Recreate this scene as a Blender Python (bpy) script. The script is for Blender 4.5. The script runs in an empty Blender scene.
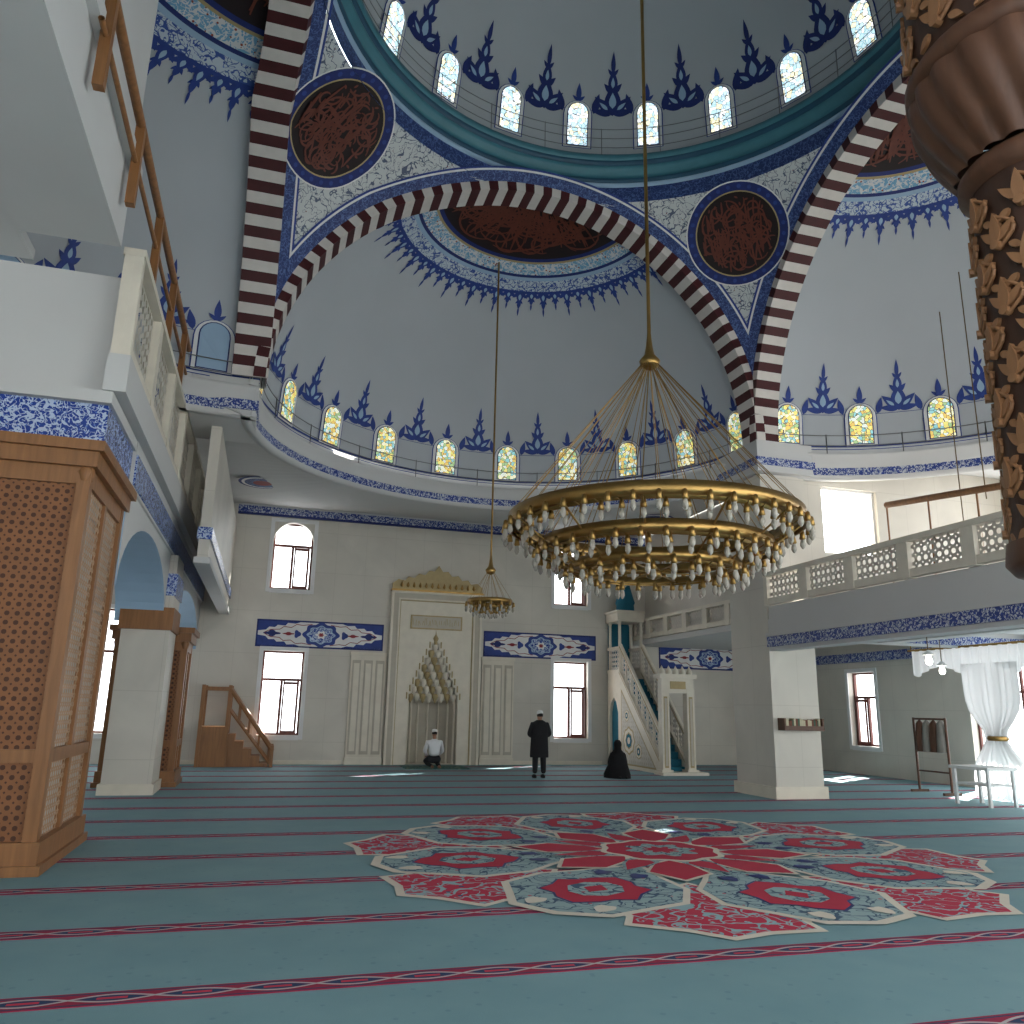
import bpy, bmesh, random
from math import *
from mathutils import Vector, Matrix
random.seed(7)
S=bpy.context.scene
S.view_settings.view_transform='Standard'
H=1.75
XC,YC,A,ZS,D=5.18,10.29,5.46,7.99,26.2
# ---------------------------------------------------------------- colours / materials
def lin(c):
    r=[]
    for v in c[:3]:
        v/=255.; r.append(v/12.92 if v<=.04045 else ((v+.055)/1.055)**2.4)
    return (r[0],r[1],r[2],1.)
class G:
    def __init__(s,name,rough=.6,metal=0.,spec=.4):
        s.mat=bpy.data.materials.new(name); s.mat.use_nodes=True
        s.nt=s.mat.node_tree; s.b=s.nt.nodes['Principled BSDF']
        s.b.inputs['Roughness'].default_value=rough; s.b.inputs['Metallic'].default_value=metal
        s.b.inputs['Specular IOR Level'].default_value=spec
        s._pos=None
    def set(s,inp,v):
        if isinstance(v,(int,float)): inp.default_value=v
        elif isinstance(v,tuple): inp.default_value=v
        else: s.nt.links.new(v,inp)
    def m(s,op,a,b=None,c=None):
        n=s.nt.nodes.new('ShaderNodeMath'); n.operation=op
        s.set(n.inputs[0],a)
        if b is not None: s.set(n.inputs[1],b)
        if c is not None: s.set(n.inputs[2],c)
        return n.outputs[0]
    def pos(s):
        if s._pos is None: s._pos=s.nt.nodes.new('ShaderNodeNewGeometry').outputs['Position']
        return s._pos
    def xyz(s):
        n=s.nt.nodes.new('ShaderNodeSeparateXYZ'); s.nt.links.new(s.pos(),n.inputs[0]); return n.outputs
    def noise(s,scale,detail=3,dist=0.,vec=None,col=False):
        n=s.nt.nodes.new('ShaderNodeTexNoise'); n.inputs['Scale'].default_value=scale
        n.inputs['Detail'].default_value=detail; n.inputs['Distortion'].default_value=dist
        s.nt.links.new(vec or s.pos(),n.inputs['Vector']); return n.outputs['Color' if col else 0]
    def vor(s,scale,feature='F1',vec=None,out='Distance'):
        n=s.nt.nodes.new('ShaderNodeTexVoronoi'); n.feature=feature; n.inputs['Scale'].default_value=scale
        s.nt.links.new(vec or s.pos(),n.inputs['Vector']); return n.outputs[out]
    def mix(s,f,a,b):
        n=s.nt.nodes.new('ShaderNodeMix'); n.data_type='RGBA'
        s.set(n.inputs[0],f); s.set(n.inputs[6],a); s.set(n.inputs[7],b); return n.outputs[2]
    def col(s,c): s.set(s.b.inputs['Base Color'],c); return s
    def bump(s,h,st=.3,dist=.02):
        n=s.nt.nodes.new('ShaderNodeBump'); n.inputs['Strength'].default_value=st; n.inputs['Distance'].default_value=dist
        s.set(n.inputs['Height'],h); s.nt.links.new(n.outputs[0],s.b.inputs['Normal'])
    def blend(s,mask,kind='ShaderNodeBsdfTransparent',col=None):
        t=s.nt.nodes.new(kind); mx=s.nt.nodes.new('ShaderNodeMixShader')
        if col: t.inputs[0].default_value=col
        o=[n for n in s.nt.nodes if n.type=='OUTPUT_MATERIAL'][0]
        s.set(mx.inputs[0],mask); s.nt.links.new(s.b.outputs[0],mx.inputs[1]); s.nt.links.new(t.outputs[0],mx.inputs[2])
        s.nt.links.new(mx.outputs[0],o.inputs[0])
def plain(name,c,rough=.6,metal=0.,var=.12,sc=3.,spec=.4):
    g=G(name,rough,metal,spec); a=lin(c); b=lin([max(0,v*(1-var)) for v in c])
    g.col(g.mix(g.noise(sc,4),a,b)); return g.mat
def flor(name,base,fg,acc,sc=4.,vw=.03,thr=.12,rough=.5):
    g=G(name,rough)
    n=g.noise(sc,1.5,.6); vine=g.m('LESS_THAN',g.m('ABSOLUTE',g.m('SUBTRACT',n,.5)),vw)
    n2=g.noise(sc*1.7,1,.3); vine2=g.m('LESS_THAN',g.m('ABSOLUTE',g.m('SUBTRACT',n2,.45)),vw*.7)
    d=g.vor(sc*1.3); blob=g.m('LESS_THAN',d,thr)
    c=g.mix(vine,lin(base),lin(fg)); c=g.mix(vine2,c,lin(fg)); c=g.mix(blob,c,lin(acc)); g.col(c); return g.mat
def lattice(name,c,axes,p,hs=.3,rough=.6,hole_shade=None,metal=0.):
    g=G(name,rough,metal); o=g.xyz(); a,b=[o['XYZ'.index(k)] for k in axes]
    u=g.m('ABSOLUTE',g.m('SUBTRACT',g.m('FRACT',g.m('DIVIDE',a,p)),.5)); v=g.m('ABSOLUTE',g.m('SUBTRACT',g.m('FRACT',g.m('DIVIDE',b,p)),.5))
    h=g.m('MULTIPLY',g.m('LESS_THAN',g.m('MAXIMUM',u,v),hs),g.m('LESS_THAN',g.m('ADD',u,v),hs*1.45))
    h2=g.m('GREATER_THAN',g.m('ADD',u,v),.86)
    mk=g.m('MAXIMUM',h,h2); cc=g.mix(g.noise(5,3),lin(c),lin([v*.82 for v in c]))
    if hole_shade: g.col(g.mix(mk,cc,lin(hole_shade)))
    else: g.col(cc); g.blend(mk)
    return g.mat
M={}
def marble():
    g=G('wall_marble',.5); n=g.noise(.6,6,.8); n2=g.noise(3.,5)
    c=g.mix(n,lin((226,220,208)),lin((178,173,164))); c=g.mix(g.m('MULTIPLY',n2,.35),c,lin((198,194,186)))
    o=g.xyz(); jn=g.m('MAXIMUM',g.m('LESS_THAN',g.m('ABSOLUTE',g.m('SUBTRACT',g.m('FRACT',g.m('DIVIDE',o[2],1.3)),.5)),.006),g.m('LESS_THAN',g.m('ABSOLUTE',g.m('SUBTRACT',g.m('FRACT',g.m('DIVIDE',g.m('ADD',o[0],o[1]),.95)),.5)),.006))
    g.col(g.mix(g.m('MULTIPLY',jn,.22),c,lin((140,132,122)))); return g.mat
M['wall']=marble()
M['plaster']=plain('plaster_white',(204,204,203),.8,0,.06,.7)
M['dome']=plain('dome_plaster',(186,191,196),.85,0,.07,.5)
M['cream']=plain('cream_stone',(228,220,204),.5,0,.1,4)
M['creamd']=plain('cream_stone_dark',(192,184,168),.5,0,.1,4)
M['maroon']=plain('voussoir_maroon',(80,28,32),.6,0,.3,6)
M['ivory']=plain('voussoir_ivory',(218,212,206),.6,0,.08,6)
M['navy']=flor('navy_border',(36,54,106),(80,104,156),(104,54,70),9,.03,.06)
M['blue']=plain('paint_blue',(46,72,152),.6,0,.25,8)
M['blue2']=plain('paint_blue_deep',(32,50,120),.6,0,.25,8)
M['lblue']=plain('paint_light_blue',(160,188,214),.7,0,.08,2)
M['white']=plain('paint_white',(228,228,228),.6,0,.05,3)
M['red']=plain('paint_red',(150,50,58),.6,0,.2,6)
M['teal']=plain('moulding_teal',(74,134,150),.4,0,.15,3)
M['teald']=plain('moulding_teal_dark',(38,84,110),.4,0,.15,3)
M['pend']=flor('pendentive_arabesque',(198,202,202),(84,94,118),(130,78,80),4.6,.02,.09)
M['crownring']=flor('crown_ring_floral',(114,164,196),(210,210,210),(146,70,56),7,.045,.2)
M['crownlight']=flor('crown_ring_light',(188,200,210),(56,84,154),(96,128,190),6,.035,.13)
M['tile']=flor('iznik_tile_blue',(36,64,144),(176,192,218),(84,118,196),11,.04,.16,.25)
M['tilelt']=flor('iznik_trim',(190,196,206),(36,60,132),(44,74,156),12,.06,.24,.4)
M['ink']=plain('medallion_black',(34,20,22),.6,0,.3,4)
M['rust']=plain('calligraphy_rust',(112,56,42),.5,0,.2,8)
M['gold']=plain('brass_gold',(184,148,88),.33,.9,.25,5)
M['goldp']=plain('gilded_paint',(182,162,118),.5,.2,.15,8)
def woodg(name,c,sc=1.):
    g=G(name,.45); o=g.xyz()
    cmb=g.nt.nodes.new('ShaderNodeCombineXYZ'); g.set(cmb.inputs[0],g.m('MULTIPLY',o[0],14*sc)); g.set(cmb.inputs[1],g.m('MULTIPLY',o[1],14*sc)); g.set(cmb.inputs[2],g.m('MULTIPLY',o[2],1.2*sc))
    n=g.noise(1,5,.6,cmb.outputs[0]); g.col(g.mix(n,lin(c),lin([v*.62 for v in c]))); g.bump(n,.15); return g.mat
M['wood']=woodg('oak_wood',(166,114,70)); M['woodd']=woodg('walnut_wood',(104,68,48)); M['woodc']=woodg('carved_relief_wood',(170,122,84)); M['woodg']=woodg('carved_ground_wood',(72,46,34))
M['woodlat_yz']=lattice('wood_lattice_side',(200,164,132),'YZ',.10,.27)
M['woodlat_xz']=lattice('wood_lattice_front',(146,96,60),'XZ',.10,.25,hole_shade=(74,44,28))  # front holes are painted dark to stand for shade inside the cabinet
M['stlat_yz']=lattice('stone_lattice_side',(212,206,194),'YZ',.19,.29)
M['stlat_yz2']=lattice('stone_lattice_small',(216,210,200),'YZ',.15,.29)
M['metal']=plain('rail_metal',(130,130,132),.4,.5,.1,5)
M['cord']=plain('cord_dark',(110,90,60),.5,.4,.1,5)
M['frame']=woodg('window_frame_brown',(116,62,54))
def glassm():
    g=G('lamp_glass',.2); g.col(lin((200,194,182))); g.b.inputs['Transmission Weight'].default_value=.35; return g.mat
M['glass']=glassm()
def stained(name,cols,st,sc):
    g=G(name,.2); c=g.vor(sc,out='Color'); e=g.vor(sc,'DISTANCE_TO_EDGE')
    sp=g.nt.nodes.new('ShaderNodeSeparateColor'); g.nt.links.new(c,sp.inputs[0])
    r=g.nt.nodes.new('ShaderNodeValToRGB'); r.color_ramp.interpolation='CONSTANT'
    el=r.color_ramp.elements
    while len(el)<len(cols): el.new(.5)
    for i,cc in enumerate(cols): el[i].position=i/len(cols); el[i].color=lin(cc)
    g.nt.links.new(sp.outputs[0],r.inputs[0])
    k=g.mix(g.m('LESS_THAN',e,.05),r.outputs[0],lin((90,92,84)))
    g.col(k); g.set(g.b.inputs['Emission Color'],k); g.b.inputs['Emission Strength'].default_value=st; return g.mat  # panes glow by emission in place of daylight coming through
M['stain1']=stained('stained_glass_pale_glow',[(225,238,250),(185,215,230),(255,255,245),(170,205,215),(240,230,190)],1.5,11)
M['stain2']=stained('stained_glass_colour_glow',[(226,208,120),(150,176,130),(240,234,190),(130,180,185),(212,180,100),(215,226,214)],.95,12)
# ---------------------------------------------------------------- mesh builder
WARP=False
def warp(p):
    x,y,z=p
    if x<XC:
        f=1. if z<12.4 else max(0.,(13.6-z)/1.2)
        x=XC+(x-XC)*(1+.065*f)
    return (x,y,z)
class MB:
    def __init__(s,name): s.n=name; s.v=[]; s.f=[]; s.mi=[]; s.mats=[]; s.sm=[]
    def _m(s,m):
        m=M[m] if isinstance(m,str) else m
        if m not in s.mats: s.mats.append(m)
        return s.mats.index(m)
    def face(s,pts,m,sm=False):
        b=len(s.v); s.v+= [tuple(p) for p in pts]; s.f.append(tuple(range(b,b+len(pts)))); s.mi.append(s._m(m)); s.sm.append(sm)
    def grid(s,rows,m,closed=False,sm=True):
        b=len(s.v); nc=len(rows[0])
        for r in rows: s.v+=[tuple(p) for p in r]
        mi=s._m(m)
        for i in range(len(rows)-1):
            for j in range(nc if closed else nc-1):
                k=(j+1)%nc
                s.f.append((b+i*nc+j,b+i*nc+k,b+(i+1)*nc+k,b+(i+1)*nc+j)); s.mi.append(mi); s.sm.append(sm)
    def box(s,x0,x1,y0,y1,z0,z1,m):
        b=len(s.v); s.v+=[(x0,y0,z0),(x1,y0,z0),(x1,y1,z0),(x0,y1,z0),(x0,y0,z1),(x1,y0,z1),(x1,y1,z1),(x0,y1,z1)]
        for f in((0,3,2,1),(4,5,6,7),(0,1,5,4),(1,2,6,5),(2,3,7,6),(3,0,4,7)):
            s.f.append(tuple(b+i for i in f)); s.mi.append(s._m(m)); s.sm.append(False)
    def lathe(s,c,prof,m,n=24,a0=0.,a1=2*pi,sy=1.):
        full=abs(a1-a0-2*pi)<1e-6; k=n if full else n+1
        rows=[[(c[0]+r*cos(a0+(a1-a0)*j/n),c[1]+sy*r*sin(a0+(a1-a0)*j/n),c[2]+z) for j in range(k)] for r,z in prof]
        s.grid(rows,m,full)
    def tube(s,p,q,r,m,n=6):
        p=Vector(p);q=Vector(q);d=(q-p)
        if d.length<1e-6:return
        d.normalize(); u=d.orthogonal().normalized(); w=d.cross(u)
        s.grid([[o+u*r*cos(2*pi*j/n)+w*r*sin(2*pi*j/n) for j in range(n)] for o in(p,q)],m,True)
    def prism(s,pts,f0,f1,m,ms=None):
        a=[f0(*p) for p in pts]; b=[f1(*p) for p in pts]
        s.face(a,m); s.face(b[::-1],m)
        for i in range(len(pts)):
            j=(i+1)%len(pts); s.face([a[i],b[i],b[j],a[j]],ms or m)
    def build(s,parent=None):
        me=bpy.data.meshes.new(s.n); v=[warp(p) for p in s.v] if WARP else s.v; me.from_pydata(v,[],s.f)
        for m in s.mats: me.materials.append(m)
        me.polygons.foreach_set('material_index',s.mi); me.polygons.foreach_set('use_smooth',s.sm); me.update()
        o=bpy.data.objects.new(s.n,me); bpy.context.collection.objects.link(o)
        if parent: o.parent=parent
        return o
def empty(name):
    o=bpy.data.objects.new(name,None); bpy.context.collection.objects.link(o); return o
def wallh(mb,f,u0,u1,v0,v1,holes,m):
    us=sorted(set([u0,u1]+[h[0] for h in holes]+[h[1] for h in holes])); vs=sorted(set([v0,v1]+[h[2] for h in holes]+[h[3] for h in holes]))
    for i in range(len(us)-1):
        for j in range(len(vs)-1):
            cu=(us[i]+us[i+1])/2; cv=(vs[j]+vs[j+1])/2
            if any(h[0]<cu<h[1] and h[2]<cv<h[3] for h in holes): continue
            f(mb,us[i],us[i+1],vs[j],vs[j+1],m)
# ---------------------------------------------------------------- floor
def carpet():
    g=G('carpet_teal',.75,0,.45); n=g.noise(2.,4); d=g.vor(7.); dot=g.m('LESS_THAN',d,.14); fine=g.noise(120,2)
    c=g.mix(n,lin((128,162,167)),lin((106,146,156))); c=g.mix(g.m('MULTIPLY',dot,.3),c,lin((66,110,130))); c=g.mix(g.m('MULTIPLY',fine,.3),c,lin((82,118,128)))
    g.col(c); g.bump(fine,.25,.01); return g.mat
M['carpet']=carpet()
mb=MB('floor'); mb.box(-8,18.6,-5,D+.4,-.2,0,'carpet'); floor=mb.build()
def stripe_mat():
    g=G('carpet_stripe',.95,0,.15); o=g.xyz(); X,Y=o[0],o[1]
    v=g.m('SUBTRACT',g.m('FRACT',g.m('DIVIDE',g.m('SUBTRACT',Y,5.9-.8035),1.607)),.5); v=g.m('MULTIPLY',v,1.607)
    av=g.m('ABSOLUTE',v)
    w=g.m('MULTIPLY',g.m('ABSOLUTE',g.m('SINE',g.m('MULTIPLY',X,6.5))),.062)
    ring=g.m('LESS_THAN',g.m('ABSOLUTE',g.m('SUBTRACT',av,w)),.011)
    inn=g.m('LESS_THAN',av,g.m('SUBTRACT',w,.016))
    dash=g.m('MULTIPLY',g.m('LESS_THAN',g.m('ABSOLUTE',g.m('SUBTRACT',g.m('FRACT',g.m('MULTIPLY',X,2.069)),.5)),.18),g.m('LESS_THAN',av,.018))
    edge=g.m('MULTIPLY',g.m('GREATER_THAN',av,.084),g.m('LESS_THAN',av,.1))
    c=g.mix(ring,lin((146,48,74)),lin((176,172,174))); c=g.mix(inn,c,lin((46,66,98))); c=g.mix(dash,c,lin((186,62,80))); c=g.mix(edge,c,lin((54,68,96)))
    g.col(c); return g.mat
M['stripe']=stripe_mat()
mb=MB('carpet_stripes')
for k in range(-3,13):
    y=5.9+1.607*k
    mb.box(-8,18,y-.12,y+.12,-.01,.004,'stripe')
mb.build(floor)
M['rosred']=flor('rosette_red',(178,38,68),(142,172,180),(56,70,112),3.0,.024,.12,.95)
M['rosteal']=flor('rosette_teal',(144,168,171),(62,88,112),(176,66,84),3.6,.022,.1,.95)
M['roscream']=plain('rosette_cream',(218,210,196),.95,0,.06,5)
M['rosr']=plain('rosette_plain_red',(182,36,66),.95,0,.1,5)
mb=MB('carpet_rosette')
RC=(5.05,10.1); ROT=radians(4)
def rp(ang,r,t,z):
    a=ang; return (RC[0]+r*cos(a)-t*sin(a),RC[1]+r*sin(a)+t*cos(a),z)
def petal(ang,prof,z,m,inset=0.):
    r0=min(p[0] for p in prof); r1=max(p[0] for p in prof); c=(r0+r1)/2; k=1-inset
    pts=[(c+(r-c)*k,t*k) for r,t in prof]+[(c+(r-c)*k,-t*k) for r,t in prof[::-1] if t>0]
    mb.face([rp(ang,r,t,z) for r,t in pts],m)
inner=[(1.0,0),(1.7,.5),(2.1,.84),(2.75,.98),(3.2,.72),(3.6,.5),(3.75,0)]
outer=[(1.9,0),(2.6,.55),(3.1,.98),(3.45,.8),(3.75,.85),(3.9,.35),(4.12,0)]
core=[(.72,0),(.95,.2),(1.45,.33),(1.85,0)]
for k in range(8):
    a=ROT+k*pi/4+pi/8
    petal(a,outer,.008,'roscream'); petal(a,outer,.010,'rosred',.09)
for k in range(8):
    a=ROT+k*pi/4
    petal(a,inner,.012,'roscream'); petal(a,inner,.014,'rosteal',.08)
    ov=[(1.95,0),(2.1,.22),(2.25,.3),(2.35,.5),(2.6,.46),(2.85,.5),(2.95,.3),(3.1,.22),(3.25,0)]
    petal(a,ov,.016,'blue2',-.06); petal(a,ov,.018,'rosr'); petal(a,[(2.25,0),(2.35,.2),(2.6,.3),(2.85,.2),(2.95,0)],.02,'rosteal'); petal(a,[(2.42,0),(2.6,.13),(2.78,0)],.022,'rosr')
    for sg in(-1,1):
        for rr in(1.75,3.35):
            mb.face([rp(a,rr+.13*cos(t)*(1+.25*cos(3*t)),sg*.34*(1 if rr>2 else .6)+.1*sin(t),.021) for t in [2*pi*i/16 for i in range(16)]],'roscream' if rr>2 else 'blue2')
for k in range(8):
    a=ROT+k*pi/4+pi/8
    petal(a,core,.022,'roscream',-.14); petal(a,core,.024,'rosr')
for k in range(8):
    a=ROT+k*pi/4; pc=[(.7,0),(.9,.16),(1.12,.13),(1.5,0)]
    petal(a,pc,.0245,'rosteal',-.3); petal(a,pc,.0255,'rosr')
mb.face([rp(2*pi*j/48,.78+.04*cos(16*pi*j/48),0,.027) for j in range(48)],'roscream'); mb.face([rp(2*pi*j/48,.7+.04*cos(16*pi*j/48),0,.029) for j in range(48)],'rosr')
mb.face([rp(2*pi*j/64,.42+.07*cos(8*2*pi*j/64),0,.031) for j in range(64)],'rosteal'); mb.face([rp(2*pi*j/64,.2+.05*cos(8*2*pi*j/64),0,.033) for j in range(64)],'rosr')
mb.build(floor)
# ---------------------------------------------------------------- qibla wall
WX0,WX1=-.15,1.08; WX2,WX3=9.28,10.51
def bxz(y0,y1):
    return lambda mb,u0,u1,v0,v1,m: mb.box(u0,u1,y0,y1,v0,v1,m)
def byz(x0,x1):
    return lambda mb,u0,u1,v0,v1,m: mb.box(x0,x1,u0,u1,v0,v1,m)
mb=MB('wall_qibla')
holes=[(WX0,WX1,.84,3.35),(WX2,WX3,.84,3.35),(WX0,WX1,5.27,7.4),(WX2,WX3,5.27,7.4),(-4.9,-3.4,.84,4.4),(4.38,5.98,0,3.75)]
wallh(mb,bxz(D,D+.4),-8,18.4,0,8.6,holes,'wall')
for x0,x1 in((WX0,WX1),(WX2,WX3)):
    cx=(x0+x1)/2; r=(x1-x0)/2; zc=7.4-r
    for sgn in(-1,1):
        arc=[(cx+sgn*r*cos(t),zc+r*sin(t)) for t in [pi/2*i/10 for i in range(11)]]
        pts=[(cx+sgn*r,7.4)]+arc
        mb.prism(pts,lambda u,v:(u,D+.002,v),lambda u,v:(u,D+.35,v),'wall')
wq=mb.build()
def window(name,x0,x1,z0,z1,y,arch=False,ax='x',dm=True):
    mb=MB(name)
    def B(u0,u1,d0,d1,v0,v1,m):
        if ax=='x': mb.box(u0,u1,y+d0,y+d1,v0,v1,m)
        else: mb.box(y+d0,y+d1,u0,u1,v0,v1,m)
    t=.06
    for a in((x0-.12,x0,z0-.12,z1+.12),(x1,x1+.12,z0-.12,z1+.12),(x0,x1,z0-.14,z0),(x0,x1,z1,z1+.12)):
        B(a[0],a[1],-.03,.0,a[2],a[3],'white')
    B(x0,x0+t,.18,.26,z0,z1,'frame'); B(x1-t,x1,.18,.26,z0,z1,'frame'); B(x0,x1,.185,.255,z0,z0+t,'frame'); B(x0,x1,.185,.255,z1-t,z1,'frame')
    cx=(x0+x1)/2; tz=z0+(z1-z0)*.64
    B(x0,x1,.175,.265,tz,tz+.08,'frame'); B(cx-.04,cx+.04,.18,.26,z0,tz,'frame')
    if dm: B(cx+.05,cx+.1,.14,.18,z0+.05,tz,'frame'); B(x1-.16,x1-.09,.13,.2,z0+.05,tz,'frame'); B(cx+.05,x1-.09,.145,.19,z0+.05,z0+.13,'frame'); B(cx+.05,x1-.09,.145,.19,tz-.1,tz-.02,'frame')
    return mb.build()
window('window_1',WX0,WX1,.84,3.35,D); window('window_2',WX2,WX3,.84,3.35,D)
window('window_3',WX0,WX1,5.27,7.4,D); window('window_4',WX2,WX3,5.27,7.4,D); window('window_5',-4.9,-3.4,.84,4.4,D,dm=False)
def band(name,x0,x1,z0,z1):
    mb=MB(name); y=D-.02; P=lambda u,v,o=0:(u,y-o,v)
    mb.box(x0,x1,y,D-.001,z0,z1,'blue2'); b=.05
    def q(a,bb,c,d,m,o): mb.face([P(a,c,o),P(bb,c,o),P(bb,d,o),P(a,d,o)],m)
    q(x0+b,x1-b,z0+b,z1-b,'white',.004)
    cx=(x0+x1)/2; cz=(z0+z1)/2; h=(z1-z0)/2-b
    def blob(cx,cz,rx,rz,m,o,lob=8,amp=.1,n=64):
        mb.face([P(cx+rx*(1+amp*cos(lob*t))*cos(t),cz+rz*(1+amp*cos(lob*t))*sin(t),o) for t in [2*pi*i/n for i in range(n)]],m)
    blob(cx,cz,h*1.45,h*.98,'blue',.008,8,.08); blob(cx,cz,h*1.1,h*.72,'lblue',.011,8,.1); blob(cx,cz,h*.98,h*.64,'tile',.014,8,.12); blob(cx,cz,h*.4,h*.3,'white',.017,6,.2); blob(cx,cz,h*.2,h*.16,'red',.02,6,.2)
    for sg in(-1,1):
        ex=x0+b if sg<0 else x1-b
        W=abs(cx-ex)
        for vs in(-1,1):
            pts=[(0,0),(W*.66,0),(W*.58,.14*h),(W*.46,.1*h),(W*.42,.34*h),(W*.3,.3*h),(W*.26,.5*h),(W*.17,.48*h),(W*.12,.74*h),(0,.82*h)]
            mb.face([P(ex-sg*u,cz+vs*(h-v),.008) for u,v in pts],'blue')
            rib=[(W*.85,.14*h),(W*.7,.26*h),(W*.6,.2*h),(W*.52,.48*h),(W*.4,.42*h),(W*.34,.66*h),(W*.2,.7*h),(W*.1,.95*h)]
            for i in range(len(rib)-1):
                a,c=rib[i],rib[i+1]; mb.tube(P(ex-sg*a[0],cz+vs*(h-a[1]),.01),P(ex-sg*c[0],cz+vs*(h-c[1]),.01),.014,'red',4)
        blob(ex-sg*W*.22,cz,W*.11,h*.22,'blue2',.012,4,.25); blob(ex-sg*W*.48,cz,W*.08,h*.12,'red',.012,4,.2); blob(ex-sg*W*.62,cz,W*.05,h*.3,'blue',.012,3,.2)
    mb.build(wq)
band('tile_panel_1',-.42,3.48,3.46,4.3); band('tile_panel_2',6.8,10.8,3.42,4.26); band('tile_panel_3',13.2,17.2,3.25,4.05)
mb=MB('trim_1'); mb.box(-1.3,12.7,D-.08,D-.001,7.62,7.84,'tilelt'); mb.box(-1.3,12.7,D-.12,D-.001,7.84,7.93,'plaster'); mb.box(-1.3,12.7,D-.1,D-.001,7.56,7.62,'blue2')
mb.box(-2.2,2.4,D-.05,D-.001,0,.12,'cream'); mb.box(7.9,11,D-.05,D-.001,0,.12,'cream'); mb.build()
# ---------------------------------------------------------------- mihrab
mih=empty('mihrab'); mx=5.16
mb=MB('mihrab_frame'); yf=D-.22
hw=.8; L=mx-1.5; R=mx+1.5
def houseR(sg):
    steps=[(hw,0),(hw,1.95)]
    n=8
    for i in range(n):
        w0=hw*(1-i/n)**.9; w1=hw*(1-(i+1)/n)**.9 if i<n-1 else 0.04; z=1.95+i*.23
        steps+= [(w0,z+.19),(w1,z+.23)]
    steps+=[(0,3.9),(0,5.35),(1.2,5.35),(1.2,0)]
    return [(mx+sg*u,v) for u,v in steps]
for sg in(-1,1): mb.prism(houseR(sg),lambda u,v:(u,yf+.06,v),lambda u,v:(u,yf+.18,v),'cream')
def fr(i0,y,m,t):
    mb.box(L+i0,L+i0+t,y,D-.002,0,5.4-i0,m); mb.box(R-i0-t,R-i0,y,D-.002,0,5.4-i0,m); mb.box(L+i0+t,R-i0-t,y,D-.002,5.4-i0-t,5.4-i0,m)
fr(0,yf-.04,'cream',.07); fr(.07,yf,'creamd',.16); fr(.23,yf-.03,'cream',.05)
mb.box(mx-.85,mx+.85,yf+.02,yf+.06,4.2,4.65,'goldp'); mb.box(mx-.8,mx+.8,yf+.01,yf+.02,4.24,4.61,'creamd')
for i in range(22):
    x=mx-.75+i*.07; mb.tube((x,yf+.008,4.3+.08*random.random()),(x+.05*random.uniform(-1,1),yf+.008,4.45+.12*random.random()),.009,'goldp',4)
fr(.28,yf+.03,'goldp',.03)
mb.build(mih)
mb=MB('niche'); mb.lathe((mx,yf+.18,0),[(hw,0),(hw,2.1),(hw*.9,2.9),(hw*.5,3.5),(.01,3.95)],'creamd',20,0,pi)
for k in range(7):
    a=pi*(k+.5)/7; mb.tube((mx+.77*cos(a),yf+.18+.77*sin(a),0),(mx+.77*cos(a),yf+.18+.77*sin(a),1.95),.035,'cream',6)
mb.face([(mx-hw,yf+.06,.01),(mx+hw,yf+.06,.01),(mx+hw,D+.8,.01),(mx-hw,D+.8,.01)],'cream')
mb.build(mih)
mb=MB('muqarnas_hood'); n=8
for i in range(n):
    w=hw*(1-i/n)**.9; z=1.95+i*.23; yy=yf+.1+.21*(1-i/n); cnt=max(1,n-i)
    for j in range(cnt):
        cx=mx-w+2*w*(j+.5)/cnt; r=w/cnt
        mb.lathe((cx,yy,z),[(.01,-.08),(r*.5,0),(r*.96,.11),(r*.98,.2),(r*.6,.225),(.01,.23)],'cream' if (i+j)%2 else 'goldp',8)
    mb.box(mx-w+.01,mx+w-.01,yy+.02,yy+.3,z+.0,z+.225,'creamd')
mb.lathe((mx,yf+.05,3.72),[(.07,0),(.05,.1),(.09,.2),(.02,.32),(.0,.5)],'goldp',10)
for sg in(-1,1):
    for i in range(8):
        w0=hw*(1-i/n)**.9; mb.tube((mx+sg*(w0+.06),yf+.05,2.0+i*.23),(mx+sg*(w0+.06),yf+.05,2.2+i*.23),.025,'goldp',5)
mb.build(mih)
mb=MB('gilded_crest')
cr=[(1.5,0),(1.5,.18),(1.32,.32),(1.1,.28),(1.0,.42),(.8,.38),(.66,.54),(.45,.5),(.32,.66),(.14,.64),(0,.84)]
pts=[(mx+u,5.46+v) for u,v in cr]+[(mx-u,5.46+v) for u,v in cr[-2::-1]]
mb.prism(pts,lambda u,v:(u,yf,v),lambda u,v:(u,yf+.1,v),'goldp')
for k in range(-6,7):
    mb.lathe((mx+k*.2,yf-.01,5.52),[(.0,0),(.06,.06),(.03,.14),(0,.2)],'gold',8)
mb.box(L-.03,R+.03,yf-.06,D-.002,5.4,5.46,'gold')
mb.build(mih)
for i,(a,b) in enumerate(((2.5,3.6),(6.75,7.85))):
    mb=MB('side_panel_%d'%(i+1)); mb.box(a,b,D-.08,D-.002,0,3.3,'cream'); mb.box(a-.03,b+.03,D-.12,D-.002,3.3,3.4,'cream'); mb.box(a-.02,b+.02,D-.12,D-.002,0,.2,'cream')
    w=(b-a)/3
    for j in range(3):
        x=a+j*w; mb.box(x+.05,x+w-.05,D-.11,D-.08,.3,3.15,'creamd'); mb.box(x+.1,x+w-.1,D-.13,D-.11,.4,3.05,'cream')
    mb.build(mih)
mb=MB('prayer_rug'); M['rug']=flor('rug_green',(30,92,96),(120,140,120),(110,50,50),5,.03,.1,.95)
mb.box(4.1,6.0,24.2,25.5,.0,.02,'rug'); mb.build()
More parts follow.
